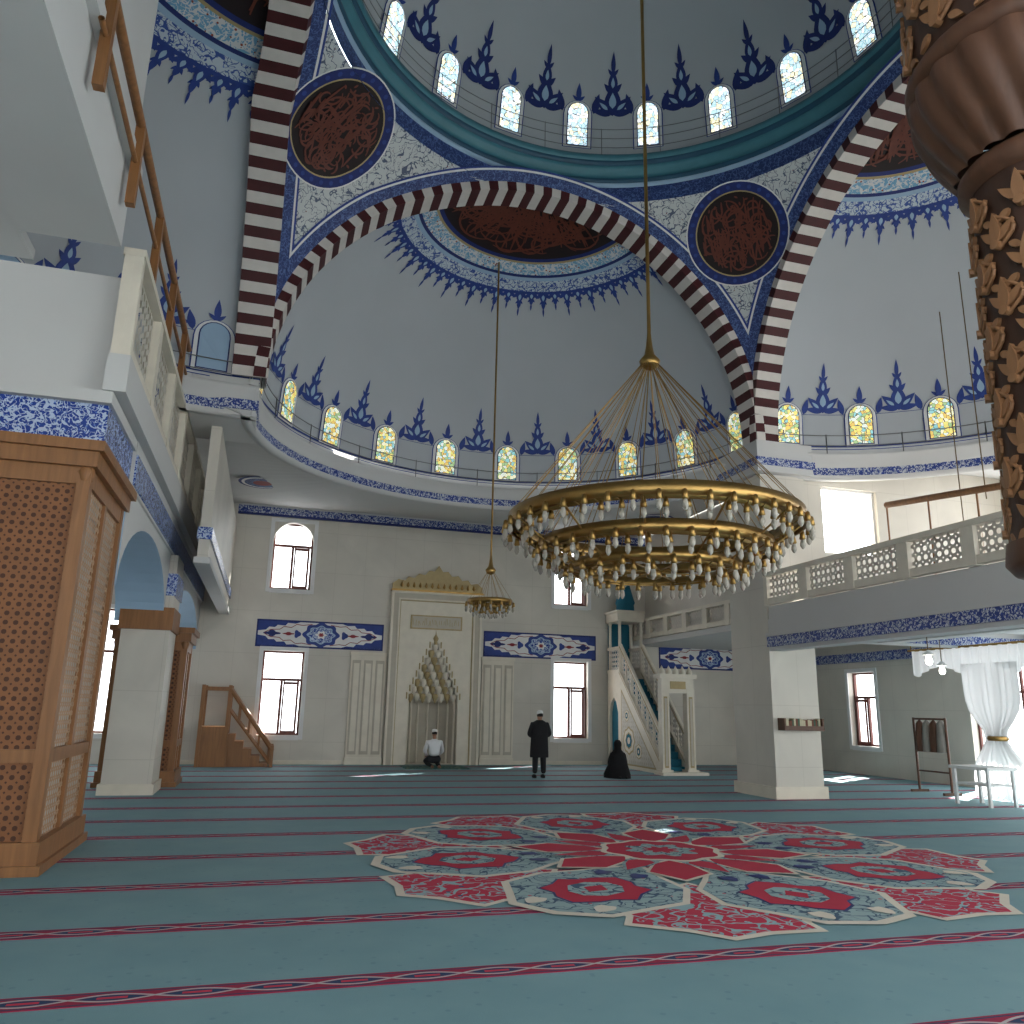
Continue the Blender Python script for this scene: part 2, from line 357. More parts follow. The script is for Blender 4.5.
# ---------------------------------------------------------------- minbar
mn=empty('minbar'); X0,X1=11.2,12.1
mb=MB('stair_flight'); M['teals']=plain('stair_carpet_teal',(38,110,134),.9,0,.15,6)
ns=14
for i in range(ns):
    y=22.3+i*.2; mb.box(X0+.1,X1-.1,y,26.1,.0+i*.2,.2+i*.2,'teals')
mb.build(mn)
mb=MB('side_panels')
for x in(X0,X1-.09):
    f0=lambda u,v,x=x:(x,u,v); f1=lambda u,v,x=x:(x+.09,u,v)
    g0=lambda u,v,x=x:(x-.012,u,v); g1=lambda u,v,x=x:(x+.10,u,v)
    mb.prism([(22.2,0),(25.1,0),(25.1,2.9),(22.2,.25)],f0,f1,'cream')
    mb.prism([(22.2,.95),(22.2,1.12),(25.1,3.95),(25.1,3.78)],f0,f1,'cream')
    mb.prism([(22.2,1.0),(22.2,1.04),(25.1,3.87),(25.1,3.83)],g0,g1,'goldp')
    mb.prism([(22.2,.22),(22.2,.34),(25.1,3.08),(25.1,2.92)],lambda u,v,x=x:(x-.03,u,v),lambda u,v,x=x:(x+.12,u,v),'cream')
    mb.prism([(22.2,.26),(22.2,.30),(25.1,3.02),(25.1,2.98)],lambda u,v,x=x:(x-.036,u,v),lambda u,v,x=x:(x+.126,u,v),'goldp')
    for k in range(8):
        y=22.35+k*.38; z=.3+.935*(y-22.2); mb.box(x+.01,x+.08,y,y+.05,z,z+.72,'cream')
    mb.face([(x+.045,22.2,.3),(x+.045,25.1,3.0),(x+.045,25.1,3.85),(x+.045,22.2,1.0)],'stlat_yz2')
    mb.face([(x-.008,22.52,.1),(x-.008,25.0,.1),(x-.008,25.0,2.48)],'goldp'); mb.face([(x-.010,22.6,.14),(x-.010,24.96,.14),(x-.010,24.96,2.38)],'creamd'); mb.face([(x-.014,22.66,.17),(x-.014,24.93,.17),(x-.014,24.93,2.3)],'stlat_yz2')
    for (cy,cz,r) in((24.4,.85,.42),(23.7,.55,.22),(24.55,1.62,.18)):
        for dr,dx,m in((1,.018,'goldp'),(.86,.020,'cream'),(.6,.022,'goldp'),(.5,.024,'teals'),(.25,.026,'cream')):
            mb.face([(x-dx,cy+r*dr*cos(t)*(1+.06*cos(8*t)),cz+r*dr*sin(t)*(1+.06*cos(8*t))) for t in [2*pi*i/32 for i in range(32)]],m)
    mb.prism([(25.1,0),(25.25,0),(25.25,1.7),(25.4,2.05),(25.6,2.2),(25.8,2.05),(25.95,1.7),(25.95,0),(26.1,0),(26.1,3.05),(25.1,3.05)],f0,f1,'cream')
    mb.face([(x+.04,25.1,3.05),(x+.04,26.1,3.05),(x+.04,26.1,3.8),(x+.04,25.1,3.8)],'stlat_yz2'); mb.box(x-.02,x+.11,25.1,26.1,3.76,3.86,'cream'); mb.box(x-.02,x+.11,25.05,26.12,3.0,3.1,'cream')
mb.build(mn)
mb=MB('portal')
for x in(X0-.08,X1-.16): mb.box(x,x+.24,21.95,22.2,0,2.45,'cream'); mb.box(x+.06,x+.18,21.94,21.95,.2,2.2,'goldp'); mb.box(x+.08,x+.16,21.93,21.94,.25,2.15,'creamd')
mb.box(X0-.07,X1+.07,21.96,22.19,2.3,2.75,'cream'); mb.box(X0-.16,X1+.16,21.88,22.27,2.72,2.85,'cream')
for k in range(5):
    x=X0+.0+k*(X1-X0)/4; mb.lathe((x,22.07,2.85),[(.09,0),(.1,.08),(.05,.16),(0,.26)],'cream',8)
mb.box(X0+.2,X1-.2,21.93,21.95,2.42,2.64,'goldp'); mb.box(X0-.14,X0+.22,21.9,22.25,0,.14,'cream'); mb.box(X1-.22,X1+.14,21.9,22.25,0,.14,'cream')
mb.box(X0-.2,X1+.35,21.7,22.3,0,.08,'cream'); mb.build(mn)
mb=MB('kiosk')
for x in(X0+.06,X1-.06):
    for y in(25.2,26.0):
        mb.lathe((x,y,3.05),[(.08,0),(.055,.1),(.05,1.55),(.09,1.7)],'cream',10)
mb.box(X0-.05,X1+.03,25.1,26.12,4.7,5.0,'cream'); mb.box(X0-.1,X1+.05,25.05,26.14,5.0,5.07,'cream')
mb.face([(X0+.02,26.1,3.1),(X1-.02,26.1,3.1),(X1-.02,26.1,4.7),(X0+.02,26.1,4.7)],'teals')
cx=(X0+X1)/2
mb.lathe((cx,25.6,5.07),[(.34,0),(.32,.25),(.36,.3),(.24,.7),(.1,1.2),(.03,1.5)],'teals',8); mb.lathe((cx,25.6,6.5),[(.03,0),(.08,.06),(.03,.14),(.05,.2),(0,.35)],'gold',8)
mb.build(mn)
# ---------------------------------------------------------------- spherical helper
class Sph:
    def __init__(s,C,R,th): s.C=C;s.R=R; s.e=(sin(th),cos(th)); s.t=(cos(th),-sin(th))
    def P(s,b,e,off=0.):
        r=(s.R-off)*cos(e); u=r*sin(b); w=r*cos(b)
        return (s.C[0]+s.t[0]*u+s.e[0]*w,s.C[1]+s.t[1]*u+s.e[1]*w,s.C[2]+(s.R-off)*sin(e))
    def D(s,b0,e0,u,v,off):
        e=e0+v/s.R; return s.P(b0+u/(s.R*max(.2,cos(e))),e,off)
    def T(s,x,y,off):
        r=hypot(x,y)/s.R; a=atan2(x,y); return s.P(a,pi/2-r,off)
def leafpts(cx,cy,ang,L_,W,n=7):
    sa,ca=sin(ang),cos(ang); a=[];b=[]
    for i in range(n+1):
        t=i/n; w=W/2*(sin(pi*min(1,t*1.02))**.75)*(1.25-.7*t); y=t*L_
        a.append((cx+y*sa+w*ca,cy+y*ca-w*sa)); b.append((cx+y*sa-w*ca,cy+y*ca+w*sa))
    return a+b[::-1][1:-1]
def leaf(mb,f,cx,cy,ang,L_,W,m,off,n=7):
    mb.face([f(u,v,off) for u,v in leafpts(cx,cy,ang,L_,W,n)],m)
def spire(mb,sp,b,e,w,h,m='blue',off=.02,flip=1,lite=False):
    f=lambda u,v,o:sp.D(b,e,u,flip*v,o)
    leaf(mb,f,0,0,0,.52*h,.46*w,m,off); leaf(mb,f,0,.38*h,0,.36*h,.26*w,m,off); leaf(mb,f,0,.66*h,0,.36*h,.12*w,m,off)
    for sg in(-1,1):
        leaf(mb,f,0,.04*h,sg*radians(48),.62*w,.26*w,m,off+.002); leaf(mb,f,0,.03*h,sg*radians(82),.55*w,.2*w,m,off+.003)
        leaf(mb,f,0,.36*h,sg*radians(42),.34*w,.15*w,m,off+.002)
        if not lite: leaf(mb,f,0,.64*h,sg*radians(38),.22*w,.09*w,m,off+.002); leaf(mb,f,sg*.12*w,.1*h,sg*radians(50),.28*w,.1*w,'lblue',off+.008,5)
    leaf(mb,f,0,.12*h,0,.26*h,.2*w,'lblue',off+.01,5)
    if not lite: leaf(mb,f,0,.45*h,0,.17*h,.1*w,'lblue',off+.01,5)
def archpts(w,h,n=10):
    r=w/2; return [(-r,0),(r,0)]+[(r*cos(t),h-r+r*sin(t)) for t in [pi*i/n for i in range(n+1)]]
def dwin(mb,sp,b,e,w,h,gl):
    for dw,dh,off,m in((.24,.14,.02,'blue'),(.19,.115,.028,'white'),(.05,.04,.04,'blue2'),(0,0,.05,gl)):
        mb.face([sp.D(b,e,u,v-dh/2-h/2,off) for u,v in archpts(w+dw,h+dh)],m)
    f=lambda u,v,o:sp.D(b,e+(h*.5+.06)/sp.R,u,v,o)
    leaf(mb,f,0,0,0,.42,.14,'blue',.02)
    for sg in(-1,1): leaf(mb,f,0,.0,sg*.9,.2,.08,'blue',.022)
def ribbon(mb,f,pts,w,m,off):
    n=len(pts); Lp=[];Rp=[]
    for i,(x,y) in enumerate(pts):
        a=pts[max(0,i-1)]; b=pts[min(n-1,i+1)]; dx,dy=b[0]-a[0],b[1]-a[1]; l=hypot(dx,dy) or 1
        k=w*(.35+.65*sin(pi*(i+.3)/(n-.4)))/2; Lp.append(f(x-dy/l*k,y+dx/l*k,off)); Rp.append(f(x+dy/l*k,y-dx/l*k,off))
    mb.grid([Lp,Rp],m)
def callig(mb,f,inside,r,n,w,off,radial=False):
    c=0;tr=0
    while c<n and tr<n*40:
        tr+=1
        x,y=random.uniform(-r,r),random.uniform(-r,r)
        kind=random.random(); a=random.uniform(0,2*pi)
        if radial and kind<.55: a=atan2(y,x); L_=random.uniform(.2,.42)*r; cur=random.uniform(-.3,.3)
        elif kind<.35: a=pi/2+random.uniform(-.2,.2); L_=random.uniform(.3,.6)*r; cur=random.uniform(-.4,.4)
        elif kind<.5: L_=.1*r; cur=.5
        else: L_=random.uniform(.35,.9)*r; cur=random.choice((-1,1))*random.uniform(1.5,4.)
        pts=[(x,y)]
        for i in range(9):
            x+=cos(a)*L_/9;y+=sin(a)*L_/9;a+=cur/9; pts.append((x,y))
        if all(inside(*p) for p in pts): ribbon(mb,f,pts,w,'rust',off+.0003*c); c+=1
def halfdome(name,th,C,simple=False,gl='stain2'):
    root=empty(name); sp=Sph(C,5.6,th)
    mb=MB('shell'); nb,ne=48,22
    mb.grid([[sp.P(-pi/2+pi*j/nb,pi/2*i/ne) for j in range(nb+1)] for i in range(ne+1)],'dome'); mb.build(root)
    mb=MB('painted_ornament')
    rng=[(0,23.6,'ink'),(23.6,24.6,'blue2'),(24.6,25.2,'goldp'),(25.2,28.6,'crownring'),(28.6,29.4,'blue2'),(29.4,30.4,'lblue'),(30.4,33.6,'crownlight'),(33.6,34.3,'blue')]
    for a,b,m in rng:
        k=max(1,int((b-a)/3))
        mb.grid([[sp.P(-pi/2+pi*j/60,pi/2-radians(a+(b-a)*i/k),.02) for j in range(61)] for i in range(k+1)],m)
    for j in range(32):
        b=-pi/2+pi*(j+.5)/32; spire(mb,sp,b,pi/2-radians(33.6),.44,.72 if j%2 else .54,'blue',.024,-1,True)
    rr=5.6*radians(22.4)
    if not simple: callig(mb,lambda x,y,o:sp.T(x,y,o),lambda x,y:y>.35 and hypot(x,y)<rr,rr,170,.055,.03,True)
    we=asin((8.56-C[2])/5.6)
    for k in range(10):
        b=radians(-81+18*k); dwin(mb,sp,b,we,.52,.94,gl)
    for k in range(11):
        b=radians(-90+18*k)
        if 0<k<10: spire(mb,sp,b,we+.3/5.6,.8,1.2)
        for sg in(-1,1):
            if abs(b+sg*radians(4.4))<pi/2: leaf(mb,lambda u,v,o:sp.D(b+sg*radians(4.9),we+.26/5.6,u,v,o),0,0,-sg*.25,.4,.16,'blue',.02)
    for e,wd in((-.55,.05),(-.62,.02),(.25,.012)):
        mb.grid([[sp.D(-pi/2+pi*j/60,we,0,e,.02) for j in range(61)],[sp.D(-pi/2+pi*j/60,we,0,e+wd,.02) for j in range(61)]],'blue')
    mb.build(root)
    mb=MB('rim_cornice')
    def ring(prof,m):
        rows=[]
        for r,z in prof:
            rows.append([(C[0]+sp.t[0]*r*sin(b)+sp.e[0]*r*cos(b),C[1]+sp.t[1]*r*sin(b)+sp.e[1]*r*cos(b),z) for b in [-pi/2+pi*j/60 for j in range(61)]])
        mb.grid(rows,m)
    ring([(5.74,7.4),(5.74,7.2),(5.56,7.2),(5.54,7.3)],'plaster'); ring([(5.54,7.3),(5.54,7.48)],'tilelt'); ring([(5.54,7.48),(5.5,7.53),(5.5,7.74),(5.46,7.76),(5.46,7.84),(5.64,7.86),(5.64,8.3)],'plaster')
    mb.build(root)
    if simple: return root,sp
    mb=MB('guard_rail')
    for z in(8.0,8.25): 
        for j in range(60):
            p=[(C[0]+sp.t[0]*5.42*sin(b)+sp.e[0]*5.42*cos(b),C[1]+sp.t[1]*5.42*sin(b)+sp.e[1]*5.42*cos(b),z) for b in(-pi/2+pi*j/60,-pi/2+pi*(j+1)/60)]
            mb.tube(p[0],p[1],.012,'metal',4)
            if j%6==0: mb.tube((p[0][0],p[0][1],7.8),(p[0][0],p[0][1],8.28),.012,'metal',4)
    mb.build(root)
    return root,sp
WARP=True
hd1,spF=halfdome('half_dome',0,(XC,YC+A,ZS)); hd2,spR=halfdome('half_dome.001',pi/2,(XC+A,YC,ZS)); hd3,spL=halfdome('half_dome.002',-pi/2,(XC-A,YC,ZS),False,'lblue'); hd4,spB=halfdome('half_dome_rear_added',pi,(XC,YC-A,ZS),True)  # last one, at the rear, is unseen and added to darken the ceilings
def soffit(mb,C,th,half,depth,z0=7.22,z1=7.9,half2=None):
    e=(sin(th),cos(th)); t=(cos(th),-sin(th)); rows=[[],[],[]]
    for j in range(73):
        b=-pi/2+pi*j/72; su,cw=sin(b),cos(b)
        k=min(half/abs(su) if abs(su)>1e-6 else 1e9,depth/cw if cw>1e-6 else 1e9)
        for i,(r,z) in enumerate(((5.7,z0),((5.7+k)/2,(z0+z1)/2),(k,z1))):
            rows[i].append((C[0]+t[0]*r*su+e[0]*r*cw,C[1]+t[1]*r*su+e[1]*r*cw,z))
    mb.grid(rows,'plaster',sm=False)
mb=MB('ceiling'); soffit(mb,(XC,YC+A),0,7.5,D-YC-A); soffit(mb,(XC+A,YC),pi/2,5.7,7.8); soffit(mb,(XC-A,YC),-pi/2,5.9,7.2); soffit(mb,(XC,YC-A),pi,7.3,8.1)  # last soffit belongs to the added rear half dome, closing off sky light
mb.box(-8,-1.5,16.4,D,7.92,8.1,'plaster')
ceil=mb.build()
WARP=False
mb=MB('trim_2')
for (cx,cy) in((-.55,21.9),(10.96,21.9)):
    for r,o,m in((.62,.0,'blue2'),(.54,.006,'white'),(.46,.012,'navy'),(.24,.018,'red')):
        n=32; mb.face([(cx+r*1.0*cos(t),cy+r*sin(t),7.5-o) for t in [2*pi*i/n for i in range(n)]],m)
mb.build(ceil)
# ---------------------------------------------------------------- arches, pendentives, dome
WARP=True
def arch(name,th,t0=0.,t1=pi):
    e=(sin(th),cos(th)); t=(cos(th),-sin(th)); mb=MB(name); ri,ro=5.36,5.58; nseg=80
    P=lambda a,r,w:(XC+t[0]*r*cos(a)+e[0]*w,YC+t[1]*r*cos(a)+e[1]*w,ZS+r*sin(a))
    for i in range(nseg):
        a0=pi*i/nseg;a1=pi*(i+1)/nseg
        m='maroon' if i%2 else 'ivory'
        w0,w1=A-.14,A+.5
        mb.face([P(a0,ri,w0),P(a1,ri,w0),P(a1,ri,w1),P(a0,ri,w1)],m); mb.face([P(a0,ri,w0),P(a0,ro,w0),P(a1,ro,w0),P(a1,ri,w0)],m)
        mb.face([P(a0,ri,w1),P(a1,ri,w1),P(a1,ro+.2,w1),P(a0,ro+.2,w1)],'plaster')
    return mb.build()
arch('striped_arch',0); arch('striped_arch.001',pi/2); arch('striped_arch.002',-pi/2); arch('striped_arch.003',pi)
def pend(name,sx,sy,med):
    root=empty(name); mb=MB('pendentive_shell'); R2=A*sqrt(2)
    def pt(h,t,off=0.):
        rho=sqrt(max(2*A*A-h*h,1e-9)); am=acos(min(1,A/rho)); al=am+(pi/2-2*am)*t
        k=(R2-off)/R2
        return (XC+sx*rho*cos(al)*k,YC+sy*rho*sin(al)*k,ZS+h*k)
    nh,nt=40,40
    th_=[i/nt for i in range(nt+1)]
    mb.grid([[pt(A*i/nh,t) for t in th_] for i in range(nh+1)],'pend')
    mb.build(root)
    mb=MB('painted_border')
    def strip(r0,r1,m,off):
        for ax in(0,1):
            rows=[[],[]]
            for j in range(61):
                al=pi/2*j/60
                for q,r in enumerate((r0,r1)):
                    d=sqrt(2*A*A-r*r); u=r*cos(al); h=r*sin(al)
                    if u>d:
                        u=d; h=sqrt(max(r*r-u*u,0))
                    k=(R2-off)/R2
                    p=(u,d) if ax==0 else (d,u)
                    rows[q].append((XC+sx*p[0]*k,YC+sy*p[1]*k,ZS+h*k))
            mb.grid(rows,m)
    strip(5.54,5.75,'navy',.015); strip(5.75,5.78,'white',.02); strip(5.78,5.81,'blue',.02)
    mb.build(root)
    mb=MB('calligraphy_medallion')
    ux,uy,uz=med; l=sqrt(ux*ux+uy*uy+uz*uz); c=Vector((ux/l,uy/l,uz/l)); up=Vector((0,0,1)); tx=up.cross(c).normalized(); ty=c.cross(tx).normalized()
    def F(x,y,off):
        r=hypot(x,y)/R2; a=atan2(y,x); v=c*cos(r)+(tx*cos(a)+ty*sin(a))*sin(r); v=v*(R2-off-.02)
        return (XC+v.x,YC+v.y,ZS+v.z)
    def disc(r0,r1,m,off):
        mb.grid([[F((r0+(r1-r0)*i/4)*cos(t),(r0+(r1-r0)*i/4)*sin(t),off) for t in [2*pi*j/48 for j in range(48)]] for i in range(5)],m,True)
    disc(0.001,.93,'ink',.01); disc(.93,.96,'goldp',.012); disc(.96,1.15,'blue2',.012); disc(1.15,1.18,'white',.012)
    for j in range(28):
        t=2*pi*j/28; mb.face([F(1.055*cos(t)+.05*cos(q),1.055*sin(t)+.05*sin(q),.02) for q in [2*pi*i/6 for i in range(6)]],'blue')
    callig(mb,F,lambda x,y:hypot(x,y)<.88,.86,160,.045,.02)
    mb.build(root); return root
pend('pendentive',-1,1,(-4.66,3.95,4.9)); pend('pendentive.001',1,1,(4.38,4.25,4.56)); pend('pendentive.002',1,-1,(4.3,-4.3,4.75)); pend('pendentive.003',-1,-1,(-4.3,-4.3,4.75))
WARP=False
md=empty('main_dome'); spD=Sph((XC,YC,14.4),5.55,0)
mb=MB('drum_ring'); c0=(XC,YC,0)
mb.lathe(c0,[(5.46,13.42),(5.44,13.8)],'navy',96); mb.lathe(c0,[(5.44,13.8),(5.38,13.82),(5.38,13.88)],'lblue',96); mb.lathe(c0,[(5.38,13.88),(5.34,13.9),(5.34,13.98)],'teald',96); mb.lathe(c0,[(5.34,13.98),(5.4,14.02),(5.36,14.12),(5.26,14.16),(5.26,14.26)],'teal',96)
mb.lathe(c0,[(5.26,14.26),(5.2,14.3),(5.2,14.36)],'teald',96); mb.lathe(c0,[(5.2,14.36),(5.16,14.4),(5.16,14.5),(5.56,14.5)],'teal',96); mb.build(md)
mb=MB('shell'); mb.grid([[spD.P(2*pi*j/96,pi/2*i/24) for j in range(96)] for i in range(25)],'dome',True); mb.build(md)
mb=MB('painted_ornament'); we=asin(1.08/5.55)
for k in range(20):
    b=radians(9+18*k); dwin(mb,spD,b,we,.48,1.04,'stain1'); b2=radians(18*k)
    spire(mb,spD,b2,we+.26/5.55,.95,1.45,'blue2')
    for sg in(-1,1): leaf(mb,lambda u,v,o:spD.D(b2+sg*radians(4.9),we+.3/5.55,u,v,o),0,0,-sg*.25,.5,.2,'blue2',.02)
for a,b,m in((60,90,'ink'),(56,60,'crownring'),(53,56,'crownlight')): mb.grid([[spD.P(2*pi*j/60,radians(a+(b-a)*i/4),.02) for j in range(60)] for i in range(5)],m,True)
mb.build(md)
mb=MB('guard_rail')
for z in(14.75,15.0,15.25):
    for j in range(96):
        a0,a1=2*pi*j/96,2*pi*(j+1)/96
        mb.tube((XC+5.25*cos(a0),YC+5.25*sin(a0),z),(XC+5.25*cos(a1),YC+5.25*sin(a1),z),.008,'metal',4)
        if j%4==0 and z==14.75: mb.tube((XC+5.25*cos(a0),YC+5.25*sin(a0),14.5),(XC+5.25*cos(a0),YC+5.25*sin(a0),15.27),.01,'metal',4)
mb.build(md)
# ---------------------------------------------------------------- right pier + galleries
mb=MB('pier'); mb.box(10.64,11.83,15.75,17.28,0,7.22,'wall'); mb.box(10.58,11.89,15.69,17.34,0,.25,'cream'); mb.build()
mb=MB('dome_corbel'); mb.box(10.5,12.0,15.6,17.5,7.25,8.0,'plaster'); mb.box(10.46,12.04,15.56,17.54,7.4,7.58,'tilelt'); mb.build()
mb=MB('wall_shelf'); mb.box(10.75,11.75,15.5,15.745,1.42,1.46,'woodd'); mb.box(10.76,11.74,15.49,15.52,1.46,1.52,'woodd'); mb.box(10.75,10.79,15.5,15.745,1.46,1.68,'woodd'); mb.box(11.71,11.75,15.5,15.745,1.46,1.68,'woodd')
M['bk1']=plain('book_cream',(200,190,160),.6); M['bk2']=plain('book_green',(60,90,70),.6); M['bk3']=plain('book_brown',(110,60,40),.6)
x=10.8
while x<11.66:
    w=random.uniform(.03,.06); mb.box(x,x+w-.004,15.55,15.72,1.46,1.46+random.uniform(.16,.22),random.choice(('bk1','bk1','bk2','bk3'))); x+=w
mb.build()
def parapet_yz(name,x,y0,y1,zb,zt,lat,step=1.6,th=.16,par=None):
    mb=MB(name)
    mb.box(x,x+th,y0,y1,zb,zb+.14,'cream'); mb.box(x-.03,x+th+.03,y0,y1,zt-.1,zt,'cream')
    n=max(1,round((y1-y0)/step)); s=(y1-y0)/n
    for i in range(n+1):
        y=y0+i*s; mb.box(x-.012,x+th+.012,max(y0+.002,y-.13),min(y1-.002,y+.13),zb-.015,zt-.08,'cream')
    for i in range(n): mb.face([(x+th/2,y0+i*s,zb),(x+th/2,y0+(i+1)*s,zb),(x+th/2,y0+(i+1)*s,zt),(x+th/2,y0+i*s,zt)],lat)
    return mb.build(par)
gr=empty('gallery'); parapet_yz('parapet',10.55,3.,15.7,4.12,4.84,'stlat_yz2',1.35,par=gr); parapet_yz('parapet_rear',12.2,17.5,D-.02,4.17,4.84,'stlat_yz2',1.3,par=gr)
mb=MB('slab'); mb.box(10.66,17.98,3.,15.72,3.8,4.1,'plaster'); mb.box(11.86,17.98,15.9,17.6,3.98,4.15,'plaster'); mb.box(12.22,17.98,17.6,D-.01,3.98,4.15,'plaster')
mb.box(10.64,11.0,3.,15.74,3.12,3.82,'plaster'); mb.box(10.58,10.64,3.,15.73,3.2,3.42,'tilelt'); mb.box(10.54,11.02,3,15.72,3.42,3.5,'plaster')
mb.box(17.9,17.99,3,D-.02,3.42,3.7,'tilelt'); mb.box(11.85,17.97,15.76,15.95,3.4,4.0,'plaster'); mb.box(11.86,17.96,15.72,15.76,3.45,3.68,'tilelt')
mb.box(13.5,13.9,3.1,15.7,3.4,3.82,'plaster')
mb.build(gr)
mb=MB('wall_right'); wallh(mb,byz(18,18.35),3.,D,0,4.2,[(21.2,22.4,.85,3.1),(14.8,17.7,.3,3.25),(10.2,13.2,.85,3.3),(6,9,.85,3.3)],'wall')
wallh(mb,byz(18,18.35),3.,16.2,4.2,8.2,[(11.4,14.8,4.7,7.2),(5.5,10,4.7,7.2)],'wall'); mb.build()
window('window_6',21.2,22.4,.85,3.1,18.0,ax='y')
mb=MB('window_7')
for y in(14.8,16.2,17.64): mb.box(18.2,18.26,y,y+.06,.3,3.25,'frame')
for z in(.3,2.4,3.19): mb.box(18.21,18.25,14.8,17.7,z,z+.06,'frame')
mb.build()
mb=MB('wall_gallery_bay'); wallh(mb,bxz(15.95,16.25),12.06,18.3,4.15,8.0,[(12.45,14.05,5.5,7.15)],'wall'); mb.box(11.84,12.06,15.95,16.25,4.16,7.24,'wall'); mb.build()
mb=MB('wall_gallery_end'); mb.box(12.7,12.9,17.6,D,4.16,8.0,'wall'); mb.box(11.84,12.69,17.3,17.48,4.16,7.25,'wall'); mb.build()
mb=MB('window_8')
for z in(5.5,7.1): mb.box(12.45,14.05,16.05,16.1,z,z+.05,'white')
for x in(12.45,14.0): mb.box(x,x+.05,16.06,16.09,5.5,7.15,'white')
mb.build()
mb=MB('wall_back_added'); hs=[(-6+3.6*k,-3.6+3.6*k,.6,3.7) for k in range(7)]+[(-6+3.6*k,-3.6+3.6*k,4.9,7.1) for k in range(7)]
wallh(mb,bxz(-3.3,-3.0),-8.1,18.4,0,8.1,hs,'wall'); mb.build()  # unseen wall added behind the camera to cut rear daylight, openings included
mb=MB('wooden_handrail'); mb.tube((12.95,14.4,6.35),(12.3,9.,5.6),.07,'wood',10)
for k in range(5):
    t=k/4; mb.tube((12.95-.65*t,14.4-5.4*t,4.1),(12.95-.65*t,14.4-5.4*t,6.35-.75*t),.02,'wood',8)
mb.build()
g=G('curtain_white',.9); g.col(lin((240,240,240))); g.blend(.45,'ShaderNodeBsdfTranslucent',(.9,.9,.9,1)); M['lace']=g.mat
lc=empty('lace_curtain')
mb=MB('valance')
ys=[12.9+.04*i for i in range(110)]
rows=[[(15.9+.05*sin(y*24),y,3.4) for y in ys],[(15.9+.05*sin(y*24),y,2.75+.22*abs(sin(y*2.2))) for y in ys]]
mb.grid(rows,'lace'); mb.tube((15.9,12.8,3.42),(15.9,17.4,3.42),.03,'gold',8)
for y in(12.9,17.3): mb.tube((15.9,y,3.4),(15.9,y,3.82),.015,'gold',6)
mb.build(lc)
mb=MB('gathered_drape'); rows=[]
for i in range(15):
    t=i/14; z=3.0-2.98*t; w=.75-.5*exp(-((z-1.35)/.45)**2)
    rows.append([(15.75+.07*sin(k*1.9+t),14.75+w*(k/15-1)+.1,z) for k in range(31)])
mb.grid(rows,'lace'); mb.lathe((15.75,14.8,1.28),[(.2,0),(.22,.05),(.2,.1)],'gold',16); mb.build(lc)
M['cloth']=plain('cloth_grey',(150,146,140),.9)
mb=MB('coat_rack')
for y in(16.0,17.0): mb.tube((15.5,y,0),(15.5,y,1.75),.03,'woodd',8); mb.box(15.25,15.75,y-.03,y+.03,0,.06,'woodd')
mb.tube((15.5,16.0,1.72),(15.5,17.0,1.72),.025,'woodd',8); mb.tube((15.5,16.0,.5),(15.5,17.0,.5),.02,'woodd',8)
for k in range(4):
    y=16.15+k*.22; mb.lathe((15.5,y,.95),[(.02,.75),(.09,.66),(.12,.3),(.13,0)],'woodd' if k%2 else 'cloth',8)
mb.build()
mb=MB('side_table'); mb.box(14.2,15.0,13.7,14.7,.72,.78,'white')
for x in(14.25,14.9):
    for y in(13.75,14.6): mb.box(x,x+.06,y,y+.06,0,.72,'white')
mb.box(14.3,14.9,13.8,14.6,.4,.44,'white'); mb.build()
def bulb(name,x,y,z,zt):
    mb=MB(name); mb.tube((x,y,z+.25),(x,y,zt),.01,'cord',5); mb.lathe((x,y,z),[(0,0),(.05,.02),(.07,.08),(.05,.15),(.03,.22)],'lampon',12); mb.lathe((x,y,z+.2),[(.12,0),(.04,.08),(.01,.1)],'white',12); mb.build()
g=G('lamp_lit',.3); g.col(lin((255,250,240))); g.b.inputs['Emission Color'].default_value=(1,.95,.85,1); g.b.inputs['Emission Strength'].default_value=8; M['lampon']=g.mat
bulb('pendant_lamp',12.45,13.1,2.75,3.8); bulb('pendant_lamp.001',14.6,15.0,2.7,3.8)
# ---------------------------------------------------------------- left gallery
gl=empty('gallery.001')
parapet_yz('parapet',-2.15,10.12,D-.02,5.87,7.3,'stlat_yz',1.9,.2,par=gl)
mb=MB('slab'); mb.box(-7.68,-2.2,12.1,D-.01,5.22,5.6,'plaster'); mb.box(-2.19,-1.93,10.12,D-.02,5.38,5.86,'plaster')
mb.box(-2.42,-2.06,12.15,D-.03,4.70,5.43,'plaster'); mb.box(-2.06,-2.03,12.15,D-.04,4.74,5.18,'tile')
def archyz(y0,y1,zsp,zap,ztop):
    cy=(y0+y1)/2; r=(y1-y0)/2; arc=[(cy-r*cos(t),zsp+(zap-zsp)*sin(t)) for t in [pi*i/20 for i in range(21)]]
    pts=[(y0,ztop)]+arc+[(y1,ztop)]
    mb.prism(pts,lambda u,v:(-2.1,u,v),lambda u,v:(-3.0,u,v),'plaster','lblue')
archyz(12.15,17.68,3.3,4.5,4.72); archyz(18.92,D-.02,3.3,4.5,4.72); mb.build(gl)
mb=MB('pier.001'); mb.box(-2.85,-1.95,17.7,18.9,0,4.69,'wall'); mb.box(-2.89,-1.91,17.66,18.94,3.85,4.3,'tile'); mb.box(-2.9,-1.9,17.62,18.95,3.15,3.6,'wood'); mb.box(-2.9,-1.9,17.65,18.93,0,.2,'cream')
mb.build()
mb=MB('pier.002'); mb.box(-4.6,-2.2,10.35,12.05,0,6.98,'plaster'); mb.box(-4.6,-2.1,10.2,12.09,4.66,5.21,'tile'); mb.box(-4.7,-2.06,10.1,12.09,5.21,5.36,'plaster'); mb.build()
